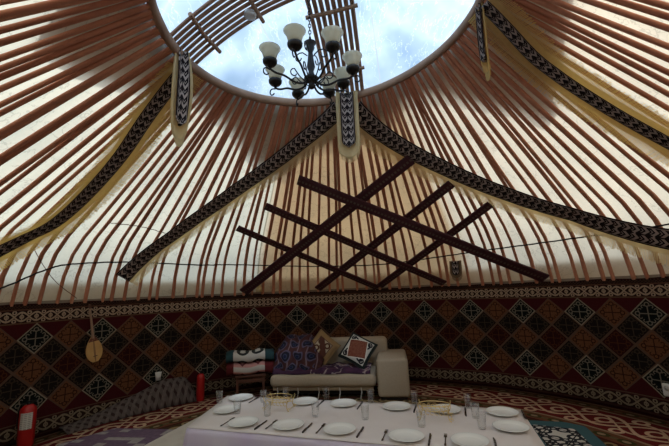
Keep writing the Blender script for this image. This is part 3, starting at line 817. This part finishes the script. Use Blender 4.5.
o=lumpy(pk_fn,44,30,(.72,.95),M_peacock,'peacock_throw',.02); tag(o,'maroon throw with blue peacock eye circles heaped over the left end of the sofa','throw blanket')
# cushions
def cushion(name,cpos,side,rot,lean,yaw,patfn,edge,label):
    root=thing(name,label,'cushion',cpos)
    M=Matrix.Translation(cpos)@Matrix.Rotation(yaw,4,'Z')@Matrix.Rotation(-lean,4,'X')@Matrix.Rotation(rot,4,'Y')
    n=14; mb=MB()
    for sgn in(-1,1):
        P=[];UV=[]
        for i in range(n+1):
            r=[];ur=[]
            for j in range(n+1):
                a=2*i/n-1;b=2*j/n-1; h=.075*((1-abs(a)**2.6)*(1-abs(b)**2.6))**.55
                k=1-.06*(1-abs(a)**2)*abs(b)**4; k2=1-.06*(1-abs(b)**2)*abs(a)**4
                r.append(M@Vector((a*side/2*k2,sgn*h,b*side/2*k))); ur.append((a,b))
            P.append(r);UV.append(ur)
        mb.grid(P,UV,flip=(sgn>0))
    wchild(mb,'cover',mat(name+'_pattern',patfn,rough=.9,spec=.1),root)
    mb=MB(); pts=[]
    cs_=[(-1,-1),(1,-1),(1,1),(-1,1),(-1,-1)]
    for (a,b),(c,d) in zip(cs_,cs_[1:]):
        for k in range(8):
            t=k/8; aa=a+(c-a)*t;bb=b+(d-b)*t
            k2=1-.06*(1-abs(bb)**2)*abs(aa)**4;k1=1-.06*(1-abs(aa)**2)*abs(bb)**4
            pts.append(M@Vector((aa*side/2*k2,0,bb*side/2*k1)))
    pts.append(pts[0]); mb.tube(pts,.011,6,caps=False); wchild(mb,'piping',edge,root)
def cush_a():
    u,v=uvn(); a=abs(u);b=abs(v); m=mx(a,b)
    c=mix(mn(m<.62,1),(.30,.19,.09),(.42,.35,.26)); 
    p=mn((abs(hyp(a-.3,b-.3)-.18)<.06)+(a+b<.25)+band(m,.58,.03),1)*(m<.62); c=mix(p,c,(.09,.035,.02))
    c=mix(band(u+v,.1,.28)*(m<.62),c,(.10,.04,.03)); return c
def cush_b():
    u,v=uvn(); a=abs(u);b=abs(v); m=mx(a,b); d=a+b
    c=col((.50,.47,.42)); sw=mn((abs(hyp(mx(a,b)-.52,mn(a,b)-.46)-.17)<.06)+(abs(hyp(mx(a,b)-.66,mn(a,b)-.62)-.12)<.05)+(hyp(a-.62,b-.62)<.07),1); c=mix(sw,c,(.02,.018,.02))
    # red rotated centre square
    p=abs(u*.94+v*.34); q=abs(v*.94-u*.34); k=mx(p,q); n=noise(14,2,uv=True)
    c=mix(k<.62,c,mix(band(n,.5,.06),(.14,.03,.02),(.21,.085,.05))); c=mix(band(k,.64,.025),c,(.65,.6,.52))
    c=mix(m>.86,c,(.015,.02,.018)); return c
M_gpiping=mat('gold_piping',base=(.26,.17,.08),rough=.8); M_bpiping=mat('black_piping',base=(.012,.014,.013),rough=.8)
cushion('gold_cushion',Vector((-.27,5.92,.63)),.40,math.radians(40),.35,-.10,cush_a,M_gpiping,'gold and brown square cushion tipped on its corner in the middle of the sofa')
cushion('ornament_cushion',Vector((.27,5.75,.595)),.43,math.radians(30),.58,-.14,cush_b,M_bpiping,'black and white scrolled cushion with red centre leaning on the sofa back')
# ---------------------------------------------------------------- stool with folded textiles
st=thing('wooden_stool','dark wooden stool under a pile of folded felts left of the sofa','stool',(-1.37,5.86,0),.22)
mb=MB(); mb.box((0,0,.305),(.44,.34,.03)); o=mb.build('seat',M_darkwood,st); mod_bevel(o,.006,2)
for sx in(-1,1):
    for sy in(-1,1):
        mb=MB(); mb.box((sx*.19,sy*.14,.145),(.032,.032,.29)); mb.build('leg',M_darkwood,st)
for sy in(-1,1):
    mb=MB(); mb.box((0,sy*.14,.24),(.36,.018,.05)); mb.build('rail',M_darkwood,st)
def fold_bundle(name,cx,cy,z0,w,d,h,m,label,cap=None):
    root=thing(name,label,'folded felt',(cx,cy,z0),.22)
    prof=[]; K=28
    for k in range(K+1):
        b=2*PI*k/K; prof.append((d/2*math.copysign(abs(math.cos(b))**.6,math.cos(b)),h/2+h/2*math.copysign(abs(math.sin(b))**.75,math.sin(b))))
    mb=MB();P=[];UV=[]; n=12
    for i in range(n+1):
        x=-w/2+w*i/n; s_=1+.04*math.sin(i*1.7); P.append([(x,y*s_,z*s_+.012*math.sin(i*.9)) for y,z in prof]); UV.append([(x/w,k/K) for k in range(K+1)])
    P=[[(P[0][0][0],0,h/2)]*(K+1)]+P+[[(P[-1][0][0],0,h/2)]*(K+1)]; UV=[UV[0]]+UV+[UV[-1]]
    mb.grid(P,UV); mb.build('felt_roll',m,root); return root
def roll_pat():
    u,v=uvn(); c=col((.02,.055,.065))
    inn=abs(u+.02)<.33; s=mn(v,1-v) if False else v
    vv=fr(v*2.0); w=mix(band(abs(hyp(fr(u*3.2)-.5,(vv-.5)*1.1)),.33,.09),(.55,.53,.50),(.015,.018,.02))
    w=mix(hyp(fr(u*6.4)-.5,vv-.5)<.17,w,(.02,.03,.03)); return mix(inn,c,w)
def roll_pat2():
    u,v=uvn(); inn=abs(u+.02)<.33; uu=fr(u*3.0)-.5; vv=fr(v*2.0)-.5
    w=mix(band(abs(uu)+abs(vv),.28,.08),(.50,.24,.22),(.10,.012,.015)); w=mix(abs(uu)+abs(vv)<.10,w,(.06,.01,.01)); w=mix(abs(vv)>.40,w,(.5,.46,.42)); return mix(inn,(.11,.012,.014),w)
fold_bundle('folded_felt',-1.37,5.85,.322,.68,.36,.17,mat('felt_pink',roll_pat2,rough=.95),'folded red felt with pink ornamented panel lying directly on the stool')
fold_bundle('folded_felt',-1.37,5.85,.497,.70,.34,.15,mat('felt_white',roll_pat,rough=.95),'folded teal felt with black and white ornament on top of the stool pile')
# ---------------------------------------------------------------- fire extinguishers
def extinguisher(x,y,r,h,label,lab,rz):
    root=thing('fire_extinguisher',label,'fire extinguisher',(x,y,.003),rz)
    mb=MB(); mb.lathe([(0,0),(r*.9,0),(r,.012),(r,h*.78),(r*.92,h*.84),(r*.6,h*.90),(r*.3,h*.92),(0,h*.92)],22); mb.build('body',M_red,root)
    mb=MB(); mb.lathe([(0,h*.90),(r*.28,h*.90),(r*.28,h*.97),(0,h*.97)],12); mb.build('valve',M_black,root)
    mb=MB(); mb.box((r*.3,0,h*.985),(r*1.3,.018,.010)); mb.box((r*.35,0,h*.955),(r*1.2,.016,.008)); mb.build('handle',M_black,root)
    if lab:
        mb=MB();P=[];UV=[]
        for i in range(9):
            a=-.6+1.5*i/8-PI/2; P.append([((r+.0015)*math.cos(a),(r+.0015)*math.sin(a),h*.40),((r+.0015)*math.cos(a),(r+.0015)*math.sin(a),h*.76)]); UV.append([(i/8,0),(i/8,1)])
        mb.grid(P,UV); mb.build('paper_label',M_label,root)
        mb=MB(); mb.tube([(-r*.2,0,h*.95),(-r*.9,0,h*.93),(-r*1.15,0,h*.8),(-r*1.18,0,h*.4)],.008,8); mb.build('hose',M_black,root)
    return root
extinguisher(-3.40,4.24,.075,.455,'red fire extinguisher with white label standing at the lower left edge',True,.35)
extinguisher(-2.06,5.68,.055,.41,'plain red fire extinguisher standing between grey rug heap and stool',False,-.3)
# ---------------------------------------------------------------- rug heap along wall
def heap_pat():
    u,v=uvn(); u=u+noise(9,2,uv=True)*.05; a=abs(fr(u/.12+v*4)-.5)<.30; b=(abs(fr(u/.12-v*4)-.5)<.22)
    c=mix(a,(.05,.032,.032),(.115,.09,.085)); c=mix(b,c,(.15,.12,.11)); return mulc(c,mix(noise(20,3,uv=True),(.4,.4,.4),(1.3,1.3,1.3)))
M_heap=mat('grey_rug',heap_pat,rough=.95,spec=.08)
mb=MB();P=[];UV=[]
for i in range(41):
    f=i/40; a=-1.04+.45*f
    hh=(.05+.28*max(0,min(1,(f-.1)/.62))**1.3)*(1 if f<.86 else max(.05,1-((f-.86)/.14)**2*.95)); row=[];ur=[]
    for j in range(13):
        g=j/12; d=.04+.22*(1-g)**1.2; z=hh*math.sin(g*PI/2)**.8
        bump=.010*math.sin(f*23+g*5)+.004*math.sin(f*60)
        r=R-d-.035-bump*math.sin(g*PI)
        row.append((CX+r*math.sin(a),CY+r*math.cos(a),max(.002,z+bump*.4*g))); ur.append((f*2,g*.45))
    P.append(row);UV.append(ur)
mb.grid(P,UV); o=mb.build('folded_rug',M_heap); mod_solid(o,.012,0); tag(o,'grey patterned rug heaped against the wall left of the small extinguisher','rug')
# cup standing on the heap
root=thing('plastic_cup','small white cup resting on top of the grey rug heap','cup',(-2.40,5.62,.385))
ca=-.735; rr_=R-.09; root.location=(CX+rr_*math.sin(ca),CY+rr_*math.cos(ca),.345)
mb=MB(); mb.lathe([(0,0),(.032,0),(.042,.10),(.039,.10),(.030,.008),(0,.008)],18); mb.build('body',M_white_pl,root)
mb=MB(); mb.lathe([(.041,.096),(.045,.098),(.045,.104),(.041,.104),(.041,.096)],18); mb.build('rim',M_white_pl,root)
# socket at right
a=1.19
wb=thing('wall_socket','white plastic socket box low on the wall hanging at the right edge','socket',(0,0,0))
# ---------------------------------------------------------------- lute
la=-.955; lr=R-.075
lute=thing('lute','pear-shaped golden wooden lute hanging by its long thin neck on the wall','lute',(CX+lr*math.sin(la),CY+lr*math.cos(la),.88))
Ml=Matrix.Translation(lute.location)@Matrix.Rotation(-la,4,'Z')@Matrix.Rotation(math.radians(-9),4,'Y')@Matrix.Diagonal((.78,.9,.92,1))
def prof_r(t): # t 0 bottom 1 top of body
    return .125*math.sin(PI*min(1,(t*.93+.035))**.80)**.75
mb=MB();P=[]
for i in range(19):
    t=i/18; r=prof_r(t); z=-.17+.35*t
    P.append([Ml@Vector((r*math.cos(b),(-.010 if math.sin(b)<0 else 0)+(.055*r/.125*math.sin(b) if math.sin(b)>0 else 0.0),z)) for b in [2*PI*j/16 for j in range(16)]])
mb.grid(P,closed=True); wchild(mb,'body',M_wood,lute)
mb=MB();P=[];UV=[]
for i in range(19):
    t=i/18; r=prof_r(t)*.97; z=-.17+.35*t; P.append([Ml@Vector((r*f,-.014-.004*(1-f*f),z)) for f in(-1,-.5,0,.5,1)]); UV.append([(f,t) for f in(-1,-.5,0,.5,1)])
mb.grid(P,UV); wchild(mb,'soundboard',mat('lute_face',lambda:(lambda uv:mix(uv[1]>.80,mix(band(abs(uv[0]),.0,.12),mix(noise(7,3),(.50,.27,.09),(.72,.45,.17)),(.30,.16,.07)),mix(noise(70,1)>.6,(.14,.035,.02),(.30,.15,.08))))(uvn()),rough=.4,spec=.4),lute)
mb=MB(); mb.tube([Ml@Vector((0,-.006,.15)),Ml@Vector((0,-.006,.40)),Ml@Vector((0,-.004,.585))],[.017,.013,.011],8); wchild(mb,'neck',mat('neck_wood',base=(.36,.22,.15),rough=.5),lute)
mb=MB(); mb.box((0,-.006,.60),(.032,.022,.06),0,Ml); wchild(mb,'pegbox',M_darkwood,lute)
mb=MB(); mb.box((0,-.024,-.09),(.06,.010,.008),0,Ml); wchild(mb,'bridge',M_darkwood,lute)
# socket geometry
sa=1.192; q=Vector((CX+(R-.045)*math.sin(sa),CY+(R-.045)*math.cos(sa),.315)); wb.location=q; wb.rotation_euler=(0,0,-sa)
mb=MB(); mb.box((0,0,0),(.09,.035,.13)); o=mb.build('housing',M_white_pl,wb); mod_bevel(o,.012,3)
mb=MB(); mb.lathe([(.0,-.0),(.026,0),(.026,.003),(0,.003)],16,M=Matrix.Translation((0,-.0185,.02))@Matrix.Rotation(PI/2,4,'X')); mb.build('outlet',mat('outlet_grey',base=(.45,.45,.45)),wb)
# ---------------------------------------------------------------- light
w=bpy.data.worlds.new('World'); bpy.context.scene.world=w; w.use_nodes=True; nt=w.node_tree
bg=nt.nodes['Background']; bg.inputs[0].default_value=(.94,.97,1.0,1); bg.inputs[1].default_value=1.12
sl=bpy.data.lights.new('sun','SUN'); sl.energy=4.6; sl.angle=math.radians(8); sl.color=(1,.96,.89)
so=bpy.data.objects.new('sun',sl); C.objects.link(so)
sd=Vector((.12,-.72,1.0)).normalized(); so.rotation_euler=sd.to_track_quat('Z','Y').to_euler(); so.location=(6,4,9)
# ---------------------------------------------------------------- camera
cam=bpy.data.cameras.new('Camera'); co=bpy.data.objects.new('Camera',cam); C.objects.link(co)
cam.sensor_fit='HORIZONTAL'; cam.sensor_width=36; cam.lens=366/669*36; cam.clip_start=.05
pitch=.181; roll=.043
fwd=Vector((0,math.cos(pitch),math.sin(pitch))); up=Vector((0,-math.sin(pitch),math.cos(pitch))); rt=Vector((1,0,0))
Mx=Matrix((rt,up,-fwd)).transposed()
Mr=Matrix.Rotation(-roll,3,'Z')
co.matrix_world=Matrix.Translation((0,0,1.5))@((Mx@Mr).to_4x4())
sc=bpy.context.scene; sc.camera=co
sc.view_settings.view_transform='Standard'; sc.view_settings.look='None'; sc.view_settings.gamma=1; sc.view_settings.exposure=.55
sc.cycles.transparent_max_bounces=16
